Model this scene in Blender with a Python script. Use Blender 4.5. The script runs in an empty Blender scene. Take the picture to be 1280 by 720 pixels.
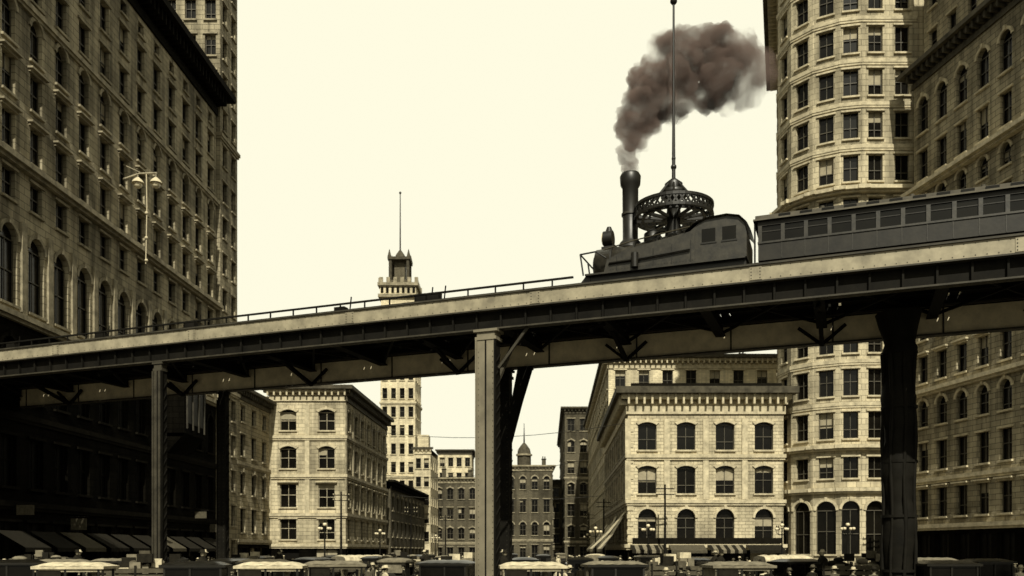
import bpy, math, random
from mathutils import Vector
random.seed(7)
R=random.random
scene=bpy.context.scene
E=2.7
SINK=-.3
# ------------------------------------------------------------------ materials
def sep(v): return (v, v*.88, v*.60, 1)
def newmat(name):
    m=bpy.data.materials.new(name); m.use_nodes=True
    nt=m.node_tree; b=nt.nodes['Principled BSDF']
    return m,nt,b
def stone(name,v,course=(1.3,.55),mortar=.5,rough=.9,stain=.5,bump=.6,top=1.2,spec=.15):
    m,nt,b=newmat(name); N=nt.nodes; L=nt.links
    uv=N.new('ShaderNodeUVMap'); uv.uv_map='UVMap'
    br=N.new('ShaderNodeTexBrick'); L.new(uv.outputs[0],br.inputs['Vector'])
    br.inputs['Scale'].default_value=1
    br.inputs['Brick Width'].default_value=course[0]; br.inputs['Row Height'].default_value=course[1]
    br.inputs['Mortar Size'].default_value=.03; br.inputs['Mortar Smooth'].default_value=.3
    br.inputs['Color1'].default_value=sep(v*1.08); br.inputs['Color2'].default_value=sep(v*.8)
    br.inputs['Mortar'].default_value=sep(v*mortar)
    tc=N.new('ShaderNodeTexCoord')
    n1=N.new('ShaderNodeTexNoise'); n1.inputs['Scale'].default_value=.18; n1.inputs['Detail'].default_value=3
    L.new(tc.outputs['Object'],n1.inputs['Vector'])
    mp=N.new('ShaderNodeMapping'); mp.inputs['Scale'].default_value=(1.3,1.3,.09)
    L.new(tc.outputs['Object'],mp.inputs['Vector'])
    n2=N.new('ShaderNodeTexNoise'); n2.inputs['Scale'].default_value=1.0; n2.inputs['Detail'].default_value=3
    L.new(mp.outputs[0],n2.inputs['Vector'])
    mu=N.new('ShaderNodeMath'); mu.operation='MULTIPLY'
    L.new(n1.outputs[0],mu.inputs[0]); L.new(n2.outputs[0],mu.inputs[1])
    mr=N.new('ShaderNodeMapRange'); mr.inputs[1].default_value=.14; mr.inputs[2].default_value=.34
    mr.inputs[3].default_value=1-stain; mr.inputs[4].default_value=top
    L.new(mu.outputs[0],mr.inputs[0])
    mx=N.new('ShaderNodeVectorMath'); mx.operation='SCALE'
    L.new(br.outputs['Color'],mx.inputs[0]); L.new(mr.outputs[0],mx.inputs['Scale'])
    L.new(mx.outputs[0],b.inputs['Base Color'])
    b.inputs['Roughness'].default_value=rough; b.inputs['Specular IOR Level'].default_value=spec
    n3=N.new('ShaderNodeTexNoise'); n3.inputs['Scale'].default_value=7; n3.inputs['Detail'].default_value=2
    L.new(tc.outputs['Object'],n3.inputs['Vector'])
    ad=N.new('ShaderNodeMath'); ad.operation='MULTIPLY_ADD'; ad.inputs[1].default_value=-1.2
    L.new(br.outputs['Fac'],ad.inputs[0]); L.new(n3.outputs[0],ad.inputs[2])
    bp=N.new('ShaderNodeBump'); bp.inputs['Strength'].default_value=bump; bp.inputs['Distance'].default_value=.07
    L.new(ad.outputs[0],bp.inputs['Height']); L.new(bp.outputs[0],b.inputs['Normal'])
    return m
def plain(name,v,rough=.7,scale=2.0,var=.45,metal=0,spec=.4,bump=.2,col=None):
    m,nt,b=newmat(name); N=nt.nodes; L=nt.links
    tc=N.new('ShaderNodeTexCoord'); n=N.new('ShaderNodeTexNoise')
    n.inputs['Scale'].default_value=scale; n.inputs['Detail'].default_value=4; n.inputs['Roughness'].default_value=.68
    L.new(tc.outputs['Object'],n.inputs['Vector'])
    cr=N.new('ShaderNodeValToRGB'); c=col or sep(v)
    cr.color_ramp.elements[0].position=.3; cr.color_ramp.elements[1].position=.7
    cr.color_ramp.elements[0].color=(c[0]*(1-var),c[1]*(1-var),c[2]*(1-var),1)
    cr.color_ramp.elements[1].color=(c[0]*(1+var*.4),c[1]*(1+var*.4),c[2]*(1+var*.4),1)
    L.new(n.outputs[0],cr.inputs[0]); L.new(cr.outputs[0],b.inputs['Base Color'])
    b.inputs['Roughness'].default_value=rough; b.inputs['Metallic'].default_value=metal
    b.inputs['Specular IOR Level'].default_value=spec
    bp=N.new('ShaderNodeBump'); bp.inputs['Strength'].default_value=bump; bp.inputs['Distance'].default_value=.03
    L.new(n.outputs[0],bp.inputs['Height']); L.new(bp.outputs[0],b.inputs['Normal'])
    return m
M={}
M['stoneA']=stone('limestone_grey',.37,stain=.65,mortar=.4)
M['stoneAd']=stone('limestone_shaded',.006,stain=.6,spec=.02)  # near-black: shade of the lower storeys put into the stone colour
M['stoneL']=stone('stone_l2',.54,course=(1.1,.5),stain=.5)
M['stoneR']=stone('stone_r2',.54,course=(.8,.36),stain=.45)
M['stoneRB']=stone('terracotta_pale',.50,course=(1.0,.6),stain=.5)
M['stoneR0']=stone('stone_r0',.38,course=(1.2,.5),stain=.55,mortar=.35)
M['white']=stone('white_glazed_brick',.68,course=(.8,.3),stain=.3,mortar=.75)
M['brick']=stone('dark_brick',.13,course=(.5,.2),stain=.5)
M['trim']=plain('carved_trim',.56,.85,1.5,.45,spec=.2)
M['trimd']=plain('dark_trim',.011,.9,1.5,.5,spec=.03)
M['cornice']=plain('sooty_cornice',.08,.85,1.2,.6,spec=.2)
M['trimA']=plain('trim_sooty',.33,.85,1.2,.6,spec=.2)
M['frame']=plain('window_frame',.08,.6)
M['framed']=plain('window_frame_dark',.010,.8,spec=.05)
M['framel']=plain('window_frame_pale',.40,.6)
M['glass']=plain('window_glass',.006,.2,.35,.7,spec=.3,bump=.15)
M['glassd']=plain('window_glass_shaded',.004,.5,.35,.7,spec=.12,bump=.15)  # darker, duller glass copy with the storey shade in its colour
M['blind']=plain('window_blind',.36,.9,1,.35)
M['roof']=plain('tar_roof',.07,.95)
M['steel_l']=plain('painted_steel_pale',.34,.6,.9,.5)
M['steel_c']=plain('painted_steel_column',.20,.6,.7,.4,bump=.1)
M['steel_w']=plain('painted_steel_lit',.80,.7,.9,.35)  # bright colour stands in for light the shaded far girder lacks
M['steel_d']=plain('dark_shaded_steel',.009,.75,1.2,.6,spec=.12)  # near-black colour also carries the shade under the elevated deck
M['steel_m']=plain('weathered_steel',.05,.6,1.2,.6,spec=.3)
M['wood']=plain('tarred_timber',.014,.9,2,.6,spec=.15)
M['rail']=plain('rail_steel',.12,.35,2,.4,metal=.7)
M['iron']=plain('locomotive_iron',.012,.42,2.2,.6,spec=.5)
M['iron2']=plain('locomotive_iron_worn',.03,.42,3.0,.75,spec=.55)
M['carside']=plain('coach_paint',.018,.5,1.8,.6,spec=.35)
M['carroof']=plain('coach_roof',.08,.75,1.2,.5)
M['canvas']=plain('canvas_white',.62,.95,3,.5)
M['canvasm']=plain('canvas_dun',.20,.95,3,.5)
M['paint']=plain('car_paint_black',.012,.3,3,.4,spec=.5)
M['rubber']=plain('rubber',.02,.9)
M['lampglass']=plain('opal_glass',.75,.3,3,.08)
M['skin']=plain('skin',.35,.7,8,.15)
M['cloth_d']=plain('cloth_dark',.018,.95,6,.5,spec=.1)
M['cloth_m']=plain('cloth_grey',.09,.95,6,.4,spec=.1)
M['cloth_l']=plain('cloth_white',.60,.95,6,.25)
M['straw']=plain('straw_hat',.5,.9,9,.25)
M['asphalt']=plain('asphalt',.05,.9,.8,.5)
M['pave']=stone('pavement_slab',.2,course=(1.5,1.0),stain=.4)
M['kerb']=plain('kerb_granite',.22,.85)
M['wire']=plain('wire',.03,.6)
M['mark']=plain('street_paint',.7,.8,2,.4)
# ------------------------------------------------------------------ mesh accumulator
class Acc:
    def __init__(s,name): s.name=name; s.parts={}
    def face(s,part,mat,pts,smooth=False):
        s.parts.setdefault(part,[]).append((mat,pts,smooth))
    def box(s,part,mat,x0,x1,y0,y1,z0,z1,fr=None):
        if x0>x1:x0,x1=x1,x0
        if y0>y1:y0,y1=y1,y0
        P=[(x,y,z) for z in (z0,z1) for (x,y) in ((x0,y0),(x1,y0),(x1,y1),(x0,y1))]
        if fr: P=[fr(*p) for p in P]
        for q in ((0,1,2,3),(4,5,6,7),(0,1,5,4),(1,2,6,5),(2,3,7,6),(3,0,4,7)):
            s.face(part,mat,[P[i] for i in q])
    def beam(s,part,mat,a,b,w,h=None):
        h=h or w; a=Vector(a); b=Vector(b); d=(b-a).normalized()
        up=Vector((0,0,1)) if abs(d.z)<.95 else Vector((0,1,0))
        r=d.cross(up).normalized()*w/2; u=r.cross(d).normalized()*h/2
        A=[a+r+u,a-r+u,a-r-u,a+r-u]; Bq=[b+r+u,b-r+u,b-r-u,b+r-u]
        for i in range(4):
            j=(i+1)%4; s.face(part,mat,[A[i],A[j],Bq[j],Bq[i]])
        s.face(part,mat,A); s.face(part,mat,Bq)
    def tube(s,part,mat,pts,rad,n=12,caps=True):
        rings=[]
        for i,p in enumerate(pts):
            p=Vector(p); a=Vector(pts[max(i-1,0)]); b=Vector(pts[min(i+1,len(pts)-1)])
            d=(b-a).normalized()
            up=Vector((0,0,1)) if abs(d.z)<.9 else Vector((0,1,0))
            r=d.cross(up).normalized(); u=r.cross(d).normalized()
            rr=rad[i] if isinstance(rad,(list,tuple)) else rad
            rings.append([p+r*rr*math.cos(2*math.pi*k/n)+u*rr*math.sin(2*math.pi*k/n) for k in range(n)])
        for a,b in zip(rings,rings[1:]):
            for k in range(n):
                j=(k+1)%n; s.face(part,mat,[a[k],a[j],b[j],b[k]],True)
        if caps: s.face(part,mat,rings[0]); s.face(part,mat,rings[-1])
    def ball(s,part,mat,c,r,n=12,sz=1.0,sx=1.0,sy=1.0):
        m=n//2
        def p(i,j):
            t=math.pi*i/m; f=2*math.pi*j/n
            return (c[0]+sx*r*math.sin(t)*math.cos(f),c[1]+sy*r*math.sin(t)*math.sin(f),c[2]+r*sz*math.cos(t))
        for i in range(m):
            for j in range(n):
                q=[p(i,j),p(i,j+1),p(i+1,j+1),p(i+1,j)]
                if i==0:q=[q[0],q[2],q[3]]
                elif i==m-1:q=q[:3]
                s.face(part,mat,q,True)
    def prism(s,part,mat,prof,y0,y1):   # prof in x,z
        a=[(x,y0,z) for x,z in prof]; b=[(x,y1,z) for x,z in prof]; n=len(prof)
        for i in range(n):
            j=(i+1)%n; s.face(part,mat,[a[i],a[j],b[j],b[i]])
        s.face(part,mat,a); s.face(part,mat,b)
    def mesh(s,name,faces):
        vs=[];fs=[];uvs=[];mats=[];mi=[];sm=[];idx={}
        for mat,pts,smo in faces:
            pts=[Vector(p) for p in pts]
            n=Vector((0,0,0))
            for i in range(1,len(pts)-1): n+=(pts[i]-pts[0]).cross(pts[i+1]-pts[0])
            if n.length<1e-9: continue
            n.normalize()
            if abs(n.z)>.7: uv=[(p.x,p.y) for p in pts]
            else:
                t=Vector((-n.y,n.x,0)).normalized(); 
                if abs(t.x)>abs(t.y):
                    if t.x<0:t=-t
                elif t.y<0:t=-t
                uv=[(p.dot(t),p.z) for p in pts]
            f=[]
            for p in pts:
                if smo:
                    k=(round(p.x,4),round(p.y,4),round(p.z,4))
                    if k not in idx: idx[k]=len(vs); vs.append(p)
                    f.append(idx[k])
                else: f.append(len(vs)); vs.append(p)
            if len(set(f))<3: continue
            fs.append(f); uvs+=uv
            if mat not in mats: mats.append(mat)
            mi.append(mats.index(mat)); sm.append(smo)
        me=bpy.data.meshes.new(name); me.from_pydata([tuple(v) for v in vs],[],fs)
        ul=me.uv_layers.new(name='UVMap'); fl=[c for uv in uvs for c in uv]
        ul.data.foreach_set('uv',fl)
        for m in mats: me.materials.append(M[m])
        me.polygons.foreach_set('material_index',mi); me.polygons.foreach_set('use_smooth',sm)
        me.update(); return me
    def build(s,loc=None,rot=0):
        e=bpy.data.objects.new(s.name,None); scene.collection.objects.link(e)
        e.location=loc or (0,0,SINK); e.rotation_euler=(0,0,rot)
        for part,f in s.parts.items():
            o=bpy.data.objects.new(part,s.mesh(part,f)); scene.collection.objects.link(o); o.parent=e
        return e
    def single(s):
        al=[f for fs in s.parts.values() for f in fs]
        return s.mesh(s.name,al)
def place(name,me,loc,rot=0,sc=1):
    o=bpy.data.objects.new(name,me); scene.collection.objects.link(o)
    o.location=loc; o.rotation_euler=(0,0,rot); o.scale=(sc,sc,sc); return o
# ------------------------------------------------------------------ facades
def fl(z0,z1,w=1.5,h=2.4,sill=.9,arch=0,pair=0,mat=None,hood=1,belt=0,blind=.35,pil=0):
    return dict(z0=z0,z1=z1,w=w,h=h,sill=sill,arch=arch,pair=pair,mat=mat,hood=hood,belt=belt,blind=blind,pil=pil)
def facade(B,p0,p1,nb,floors,wall,trim='trim',frame='frame',cornice=None,base=0):
    p0=Vector(p0);p1=Vector(p1);W=(p1-p0).length;u=(p1-p0)/W;n=Vector((u.y,-u.x))
    jit=random.uniform(.002,.02); frame0=frame
    def fr(s,t,z): return (p0.x+u.x*s+n.x*t,p0.y+u.y*s+n.y*t,z)
    bw=W/nb
    for f in floors:
        z0,z1=f['z0'],f['z1']; wm=f['mat'] or wall; D=.42
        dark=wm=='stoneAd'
        tm='trimd' if dark else trim; frame='framed' if dark else frame0; gl='glassd' if dark else 'glass'  # dark storeys: shade is put into trim, frame and glass colours
        if f['belt']:
            pb=f['belt']
            B.box('string_courses',tm,-pb*.8,W+pb*.8,-.02,pb,z0-.22+jit,z0+.16+jit,fr)
            B.box('string_courses',tm,-pb*.5,W+pb*.5,-.02,pb*.6,z0-.45+jit,z0-.22+jit,fr)
        for b in range(nb):
            c0,c1=b*bw,(b+1)*bw
            if f['w']<=0:
                B.face('walls',wm,[fr(c0,0,z0),fr(c1,0,z0),fr(c1,0,z1),fr(c0,0,z1)]); continue
            if f['pair']: cells=[(c0,(c0+c1)/2,.22),((c0+c1)/2,c1,-.22)]
            else: cells=[(c0,c1,0)]
            if f['pil']:
                B.box('pilasters',tm,c0-.3,c0+.3,-.02,.16+jit,z0+.2,z1-.5,fr)
            for s0,s1,sh in cells:
                w=min(f['w'],(s1-s0)*.8); c=(s0+s1)/2+sh*0.8; a,bb=c-w/2,c+w/2
                zs=z0+f['sill']; zt=min(zs+f['h'],z1-.3); rise=w/2*f['arch']; zr=zt-rise
                if f['arch']>0:
                    K=8 if f['arch']>.6 else 5
                    if f['arch']>=.95: arc=[(c-w/2*math.cos(math.pi*k/K),zr+rise*math.sin(math.pi*k/K)) for k in range(K+1)]
                    else: arc=[(a+w*k/K,zr+rise*(1-(2*k/K-1)**2)) for k in range(K+1)]
                else: arc=[(a,zt),(bb,zt)]
                q=lambda x0,x1,y0,y1:B.face('walls',wm,[fr(x0,0,y0),fr(x1,0,y0),fr(x1,0,y1),fr(x0,0,y1)])
                q(s0,a,z0,z1); q(bb,s1,z0,z1); q(a,bb,z0,zs)
                for (xa,za),(xb,zb) in zip(arc,arc[1:]):
                    B.face('walls',wm,[fr(xa,0,za),fr(xb,0,zb),fr(xb,0,z1),fr(xa,0,z1)])
                    B.face('walls',wm,[fr(xa,0,za),fr(xb,0,zb),fr(xb,-D,zb),fr(xa,-D,za)])
                for x in (a,bb): B.face('walls',wm,[fr(x,0,zs),fr(x,0,zr),fr(x,-D,zr),fr(x,-D,zs)])
                B.face('walls',wm,[fr(a,0,zs),fr(bb,0,zs),fr(bb,-D,zs),fr(a,-D,zs)])
                tl=random.uniform(-.02,.02)
                B.face('windows',gl,[fr(a,-D+tl,zs),fr(bb,-D-tl,zs)]+[fr(x,-D-tl*(2*(x-a)/w-1),z) for x,z in reversed(arc)])
                if R()<f['blind']:
                    bh=random.uniform(.15,.6)*(zr-zs)
                    xl,xr=(a+.06,bb-.06)
                    if w>1.2 and R()<.35: xr=c
                    B.face('blinds','blind',[fr(xl,-D+.03,zr-bh),fr(xr,-D+.03,zr-bh),fr(xr,-D+.03,zr),fr(xl,-D+.03,zr)])
                fw=.07
                B.box('window_frames',frame,a,a+fw,-D+.04,-D+.12,zs,zr,fr)
                B.box('window_frames',frame,bb-fw,bb,-D+.04,-D+.12,zs,zr,fr)
                zm=(zs+zr)/2+random.choice((.1,.1,.1,-.2,-.45))
                if w>1.2: B.box('window_frames',frame,c-fw/2,c+fw/2,-D+.045,-D+.11,zs,zr,fr)
                B.box('window_frames',frame,a+fw,bb-fw,-D+.05,-D+.13,zm-.04,zm+.04,fr)
                if f['arch']>0 or f['h']>3.2: B.box('window_frames',frame,a+fw,bb-fw,-D+.05,-D+.135,zr-.05,zr+.04,fr)
                B.box('sills',tm,a-.15,bb+.15,-.01,.2,zs-.18,zs-.002,fr)
                if f['hood']:
                    if f['arch']>0:
                        off=.26
                        for k in range(len(arc)-1):
                            (xa,za),(xb,zb)=arc[k],arc[k+1]
                            ex=lambda x,z:(c+(x-c)*(1+off/(w/2)),z+off*(1 if f['arch']<.95 else max(.2,(z-zr)/max(rise,.01))))
                            (xo,zo),(xp,zp)=ex(xa,za),ex(xb,zb)
                            B.face('window_hoods',tm,[fr(xa,.13,za),fr(xb,.13,zb),fr(xp,.13,zp),fr(xo,.13,zo)])
                            B.face('window_hoods',tm,[fr(xo,.13,zo),fr(xp,.13,zp),fr(xp,0,zp),fr(xo,0,zo)])
                            B.face('window_hoods',tm,[fr(xa,.13,za),fr(xb,.13,zb),fr(xb,0,zb),fr(xa,0,za)])
                        B.box('window_hoods',tm,c-.14,c+.14,-.01,.22,zt-.02,min(zt+.42,z1-.02),fr)
                    else:
                        B.box('window_hoods',tm,a-.22,bb+.22,-.01,.15,zt+.02,zt+.2,fr)
                        if f['hood']>1: B.box('window_hoods',tm,a-.34,bb+.34,-.01,.4,zt+.2,zt+.34,fr)
    if cornice:
        z0,z1,pr,cm=cornice; h=z1-z0; top='cornice' if cm=='trim' else cm
        B.box('cornice',cm,-.2,W+.2,-.02,.18+jit,z0,z0+h*.3,fr)
        B.box('cornice',cm,-pr*.55,W+pr*.55,-.02,pr*.55,z0+h*.55,z0+h*.75-.004,fr)
        B.box('cornice',top,-pr,W+pr,-.3,pr+jit,z0+h*.75+jit,z1+jit,fr)
        B.face('cornice',cm,[fr(0,.02,z0+h*.3),fr(W,.02,z0+h*.3),fr(W,.02,z0+h*.6),fr(0,.02,z0+h*.6)])
        k=int(W/.8)
        for i in range(k+1):
            s=i*W/max(k,1)
            B.box('cornice',cm,s-.11,s+.11,0,pr*.7,z0+h*.36,z0+h*.745,fr)
def shell(B,pts,z1,wall,skip=(),z0=0,roof='roof',par=.0):
    n=len(pts)
    for i in range(n):
        if i in skip: continue
        a,b=pts[i],pts[(i+1)%n]
        B.face('walls',wall,[(a[0],a[1],z0),(b[0],b[1],z0),(b[0],b[1],z1),(a[0],a[1],z1)])
    B.face('roof',roof,[(x,y,z1-.02) for x,y in pts])
def chimney(B,x,y,z,h,w=1.0):
    B.box('chimneys','brick',x-w/2,x+w/2,y-.4,y+.4,z-.5,z+h)
    B.box('chimneys','trimd',x-w/2-.1,x+w/2+.1,y-.5,y+.5,z+h,z+h+.2)
    for k in (-.25,.25): B.tube('chimneys','brick',[(x+k*w,y,z+h+.2),(x+k*w,y,z+h+.8)],.13,8)

# --- A : big office block on the left
def XA(y): return -38+.0454*y
B=Acc('office_building')
a0,a1=(XA(50),50),(XA(99.5),99.5)
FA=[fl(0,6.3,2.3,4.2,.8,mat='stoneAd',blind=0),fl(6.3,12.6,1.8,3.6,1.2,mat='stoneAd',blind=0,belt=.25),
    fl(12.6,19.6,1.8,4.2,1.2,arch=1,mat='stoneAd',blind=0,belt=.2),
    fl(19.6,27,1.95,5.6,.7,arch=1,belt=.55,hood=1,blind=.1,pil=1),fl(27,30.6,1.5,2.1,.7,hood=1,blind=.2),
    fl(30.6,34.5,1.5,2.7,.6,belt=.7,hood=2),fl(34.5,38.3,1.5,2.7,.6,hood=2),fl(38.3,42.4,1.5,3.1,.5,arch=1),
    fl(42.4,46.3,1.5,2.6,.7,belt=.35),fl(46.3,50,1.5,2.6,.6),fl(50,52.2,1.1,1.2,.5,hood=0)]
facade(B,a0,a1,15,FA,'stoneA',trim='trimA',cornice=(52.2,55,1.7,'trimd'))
shell(B,[a0,a1,(-62,99.5),(-62,50)],54.2,'stoneA',skip=(0,))
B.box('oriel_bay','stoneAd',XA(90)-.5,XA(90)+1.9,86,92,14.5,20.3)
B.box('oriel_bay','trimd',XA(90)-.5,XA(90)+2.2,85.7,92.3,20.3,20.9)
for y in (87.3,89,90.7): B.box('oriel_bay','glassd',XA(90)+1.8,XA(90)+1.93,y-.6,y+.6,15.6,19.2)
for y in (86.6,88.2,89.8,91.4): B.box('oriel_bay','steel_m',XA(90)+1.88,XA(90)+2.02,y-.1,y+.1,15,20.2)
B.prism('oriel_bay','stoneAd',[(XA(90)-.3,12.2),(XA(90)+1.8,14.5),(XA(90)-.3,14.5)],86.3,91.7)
for i,(y,z) in enumerate(((62,5.5),(69,4.6),(83,5.2),(93,6.4),(97,5.0))):
    x=XA(y); B.box('shop_signs','cloth_m',x+.3,x+1.5,y-.06,y+.06,z,z+.7+.2*(i%3)); B.beam('shop_signs','steel_d',(x,y,z+.85+.2*(i%3)),(x+1.7,y,z+.85+.2*(i%3)),.06)
for i in range(10):
    y=60+i*3.9; x=XA(y)
    m='cloth_m' if i in (2,6) else 'cloth_d'
    B.face('awnings',m,[(x+.05,y,4.4),(x+.2,y+3.2,4.4),(x+2.2,y+3.2,3.2),(x+2.1,y,3.2)])
    B.face('awnings',m,[(x+2.2,y+3.2,3.2),(x+2.1,y,3.2),(x+2.1,y,2.9),(x+2.2,y+3.2,2.9)])
B.build()
# --- B : taller slab beyond it
B=Acc('office_tower')
b0,b1=(XA(99.9)+.35,99.9),(XA(105.3)+.35,105.3)
FB=[fl(z,z+4.1,1.25,2.4,.8,belt=(.3 if i in (5,12) else 0),blind=.3) for i,z in enumerate([1+4.1*k for k in range(17)])]
facade(B,b0,b1,2,FB,'stoneA',trim='trimA',cornice=(70.7,73,1.4,'cornice'))
facade(B,(-58,99.9),b0,11,[f for f in FB if f['z0']>48],'stoneA',trim='trimA',cornice=(70.7,73,1.4,'cornice'))
shell(B,[b0,b1,(-58,105.3),(-58,99.9)],72.5,'stoneA',skip=(0,3))
B.face('walls','stoneA',[(-58,99.9,0),(b0[0],b0[1],0),(b0[0],b0[1],50.2),(-58,99.9,50.2)])
B.face('walls','stoneA',[(b0[0],b0[1],0),(b1[0],b1[1],0),(b1[0],b1[1],1),(b0[0],b0[1],1)])
B.build()
# --- L1 small row building
B=Acc('row_building')
c0,c1=(XA(105.6)+.2,105.6),(XA(117.6)+.2,117.6)
facade(B,c0,c1,3,[fl(0,4.2,2.6,3,.3,mat='stoneAd'),fl(4.2,9,1.7,2.9,1,belt=.3),fl(9,13.6,1.6,2.7,.9,arch=.4),fl(13.6,18,1.6,2.7,.9,belt=.2),fl(18,21.3,1.5,2.0,.7)],'stoneR0',trim='trimA',cornice=(21.3,22.8,.9,'cornice'))
shell(B,[c0,c1,(-50,117.6),(-50,105.6)],22.6,'stoneL',skip=(0,))
B.build()
# --- L2 corner building
B=Acc('corner_building')
d0,d1,d2=(-32.6,118),(-22.3,118),(-22.3+.0454*29,147)
FL=[fl(0,3.7,2.9,2.7,.4,mat='stoneAd',hood=0),fl(3.7,7.8,2.2,2.7,.8,belt=.35,hood=1),fl(7.8,13.0,2.2,3.1,1,belt=.3,hood=2,pil=1),
    fl(13.0,18.2,2.2,3.0,1,arch=.35,belt=.3,pil=1),fl(18.2,23.0,2.2,2.8,.9,arch=.35,belt=.3,hood=1,pil=1)]
facade(B,d0,d1,2,FL,'stoneL',frame='framel',cornice=(23,25,1.1,'trim'))
facade(B,d1,d2,7,[dict(f,w=min(f['w'],1.8)) for f in FL],'stoneR0',trim='trimA',cornice=(23,25,1.1,'cornice'))
shell(B,[d0,d1,d2,(-33.6,147)],24.9,'stoneL',skip=(0,1))
for x in (-30,-25): chimney(B,x,130,24.9,1.8)
B.box('walls','stoneL',-33.5,-32.6,117.6,125,0,23.6)
B.build()
# --- tower with lantern
B=Acc('skyscraper_tower')
x0,x1=-29.9,-22.0; Y=200
FT=[fl(3+4.2*k,7.2+4.2*k,1.1,2.4,.9,belt=(.3 if k%4==0 else 0),hood=0,blind=.2) for k in range(13)]
B.face('walls','white',[(x0,Y,0),(x1,Y,0),(x1,Y,3),(x0,Y,3)])
facade(B,(x0,Y),(x1,Y),4,FT,'white'); facade(B,(x1,Y),(x1+.4,Y+9),4,FT,'white')
shell(B,[(x0,Y),(x1,Y),(x1+.4,Y+9),(x0,Y+9)],57.6,'white',skip=(0,1))
cx,cy=(x0+x1)/2,Y+4.3
def sq(h,z0,z1,mat='white',part='crown'): B.box(part,mat,cx-h,cx+h,cy-h,cy+h,z0,z1)
sq(4.3,57.6,58.4,'trim'); sq(3.9,58.4,60.6); sq(4.5,60.6,61.3,'trimA'); sq(4.1,61.3,63.2)
for i in range(7):
    for s in (-1,1): B.box('crown','trimd',cx-3.6+i*1.2-.3,cx-3.6+i*1.2+.3,cy+s*4.05-.15,cy+s*4.05+.15,61.6,62.9)
sq(4.6,63.2,63.9,'trimA')
for i in range(6):
    for s in (-1,1):
        B.box('battlement','trimA',cx-4.2+i*1.6,cx-4.2+i*1.6+.8,cy+s*4.2-.25,cy+s*4.2+.25,63.9,65.1)
        B.box('battlement','trimA',cx+s*4.2-.25,cx+s*4.2+.25,cy-4.2+i*1.6,cy-4.2+i*1.6+.7,63.9,65.0)
sq(2.5,63.9,65,'brick','lantern')
for sx in (-1,1):
    for sy in (-1,1):
        B.tube('lantern','cornice',[(cx+sx*2.0,cy+sy*2.0,65),(cx+sx*2.0,cy+sy*2.0,69.8)],.4,8)
        B.tube('lantern','cornice',[(cx+sx*2.2,cy+sy*2.2,70.3),(cx+sx*2.2,cy+sy*2.2,72.2)],[.5,.05],6)
sq(1.2,65,69.8,'brick','lantern'); sq(2.6,69.8,70.4,'cornice','lantern')
B.tube('lantern','cornice',[(cx,cy,70.4),(cx,cy,71.6),(cx,cy,72.8)],[1.5,1.0,.15],10)
B.tube('flagpole','wire',[(cx,cy,72.5),(cx,cy,86)],[.18,.1],8); B.ball('flagpole','wire',(cx,cy,86),.3,8)
B.build()
B=Acc('annex_building')
FN=[fl(4*k,4+4*k,1.1,2.2,.9,hood=0,blind=.2) for k in range(6)]
facade(B,(-21.3,192),(-17.8,192),2,FN,'white',cornice=(24,25.5,.6,'trim')); facade(B,(-17.8,192),(-17.3,206),4,FN,'white')
shell(B,[(-21.3,192),(-17.8,192),(-17.3,206),(-21.3,206)],25.2,'white',skip=(0,1)); 
B.box('penthouse','white',-20.8,-18.4,194,198,25.2,28.5); B.build()
B=Acc('terrace_building')
facade(B,(-20.7,150),(-18.9,190),9,[fl(0,4.5,2.8,3,.4),fl(4.5,9,1.6,2.6,.9),fl(9,13.5,1.6,2.6,.9,arch=.4)],'brick',trim='trimA',cornice=(13.5,15,.9,'trimd'))
facade(B,(-32,150),(-20.7,150),3,[fl(0,13.5,0)],'brick')
shell(B,[(-32,150),(-20.7,150),(-18.9,190),(-32,190)],14.9,'brick',skip=(0,1)); B.build()
# --- distance
def block(name,x0,x1,y,d,z,wall,nb,n,arch=0,cor='cornice',dx=0,w=1.5):
    B=Acc(name); h=(z-1.4)/n
    F=[fl(h*k,h*k+h,w,h*.58,h*.2,arch=arch if k%2 else 0,hood=1,belt=.2 if k==1 else 0) for k in range(n)]
    tr='trimA' if wall=='brick' else 'trim'
    facade(B,(x0,y),(x1,y),nb,F,wall,trim=tr,cornice=(z-1.4,z,.8,cor))
    k=max(2,int(d/4))
    facade(B,(x1,y),(x1+dx,y+d),k,F,wall,trim=tr,cornice=(z-1.4,z,.8,cor))
    facade(B,(x0+dx,y+d),(x0,y),k,F,wall,trim=tr,cornice=(z-1.4,z,.8,cor))
    shell(B,[(x0,y),(x1,y),(x1+dx,y+d),(x0+dx,y+d)],z-.1,wall,skip=(0,1,3)); return B
B=block('commercial_block',-19.2,-8.3,215,14,20.8,'brick',4,4,.5,'trimA'); chimney(B,-17,220,20.8,2.4); chimney(B,-10.5,220,20.8,2); B.build()
B=block('commercial_block',-8.1,-1.9,219,14,23.5,'brick',3,5,0,'cornice'); chimney(B,-5,224,23.4,2); B.build()
B=block('domed_building',-1.7,9.9,215,16,23.8,'brick',4,4,1,'trimA')
cx,cy=3.0,218
B.tube('cupola','cornice',[(cx,cy,23.6),(cx,cy,26.4)],1.7,8); B.tube('cupola','trimA',[(cx,cy,26.4),(cx,cy,26.8)],2.0,12)
B.tube('cupola','cornice',[(cx,cy,26.8),(cx,cy,28),(cx,cy,29),(cx,cy,29.6)],[1.7,1.5,.8,.3],12)
B.tube('cupola','trimd',[(cx,cy,29.5),(cx,cy,34.5)],[.2,.05],6)
for sx in (-1,8): chimney(B,sx,221,23.6,2.2)
B.build()
block('loft_building',-22,-12,262,14,33,'white',4,7).build()
block('loft_building',10.3,13.4,236,20,22,'brick',1,5).build()
block('warehouse_building',-60,-31,200,20,18,'brick',7,4).build()
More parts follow.
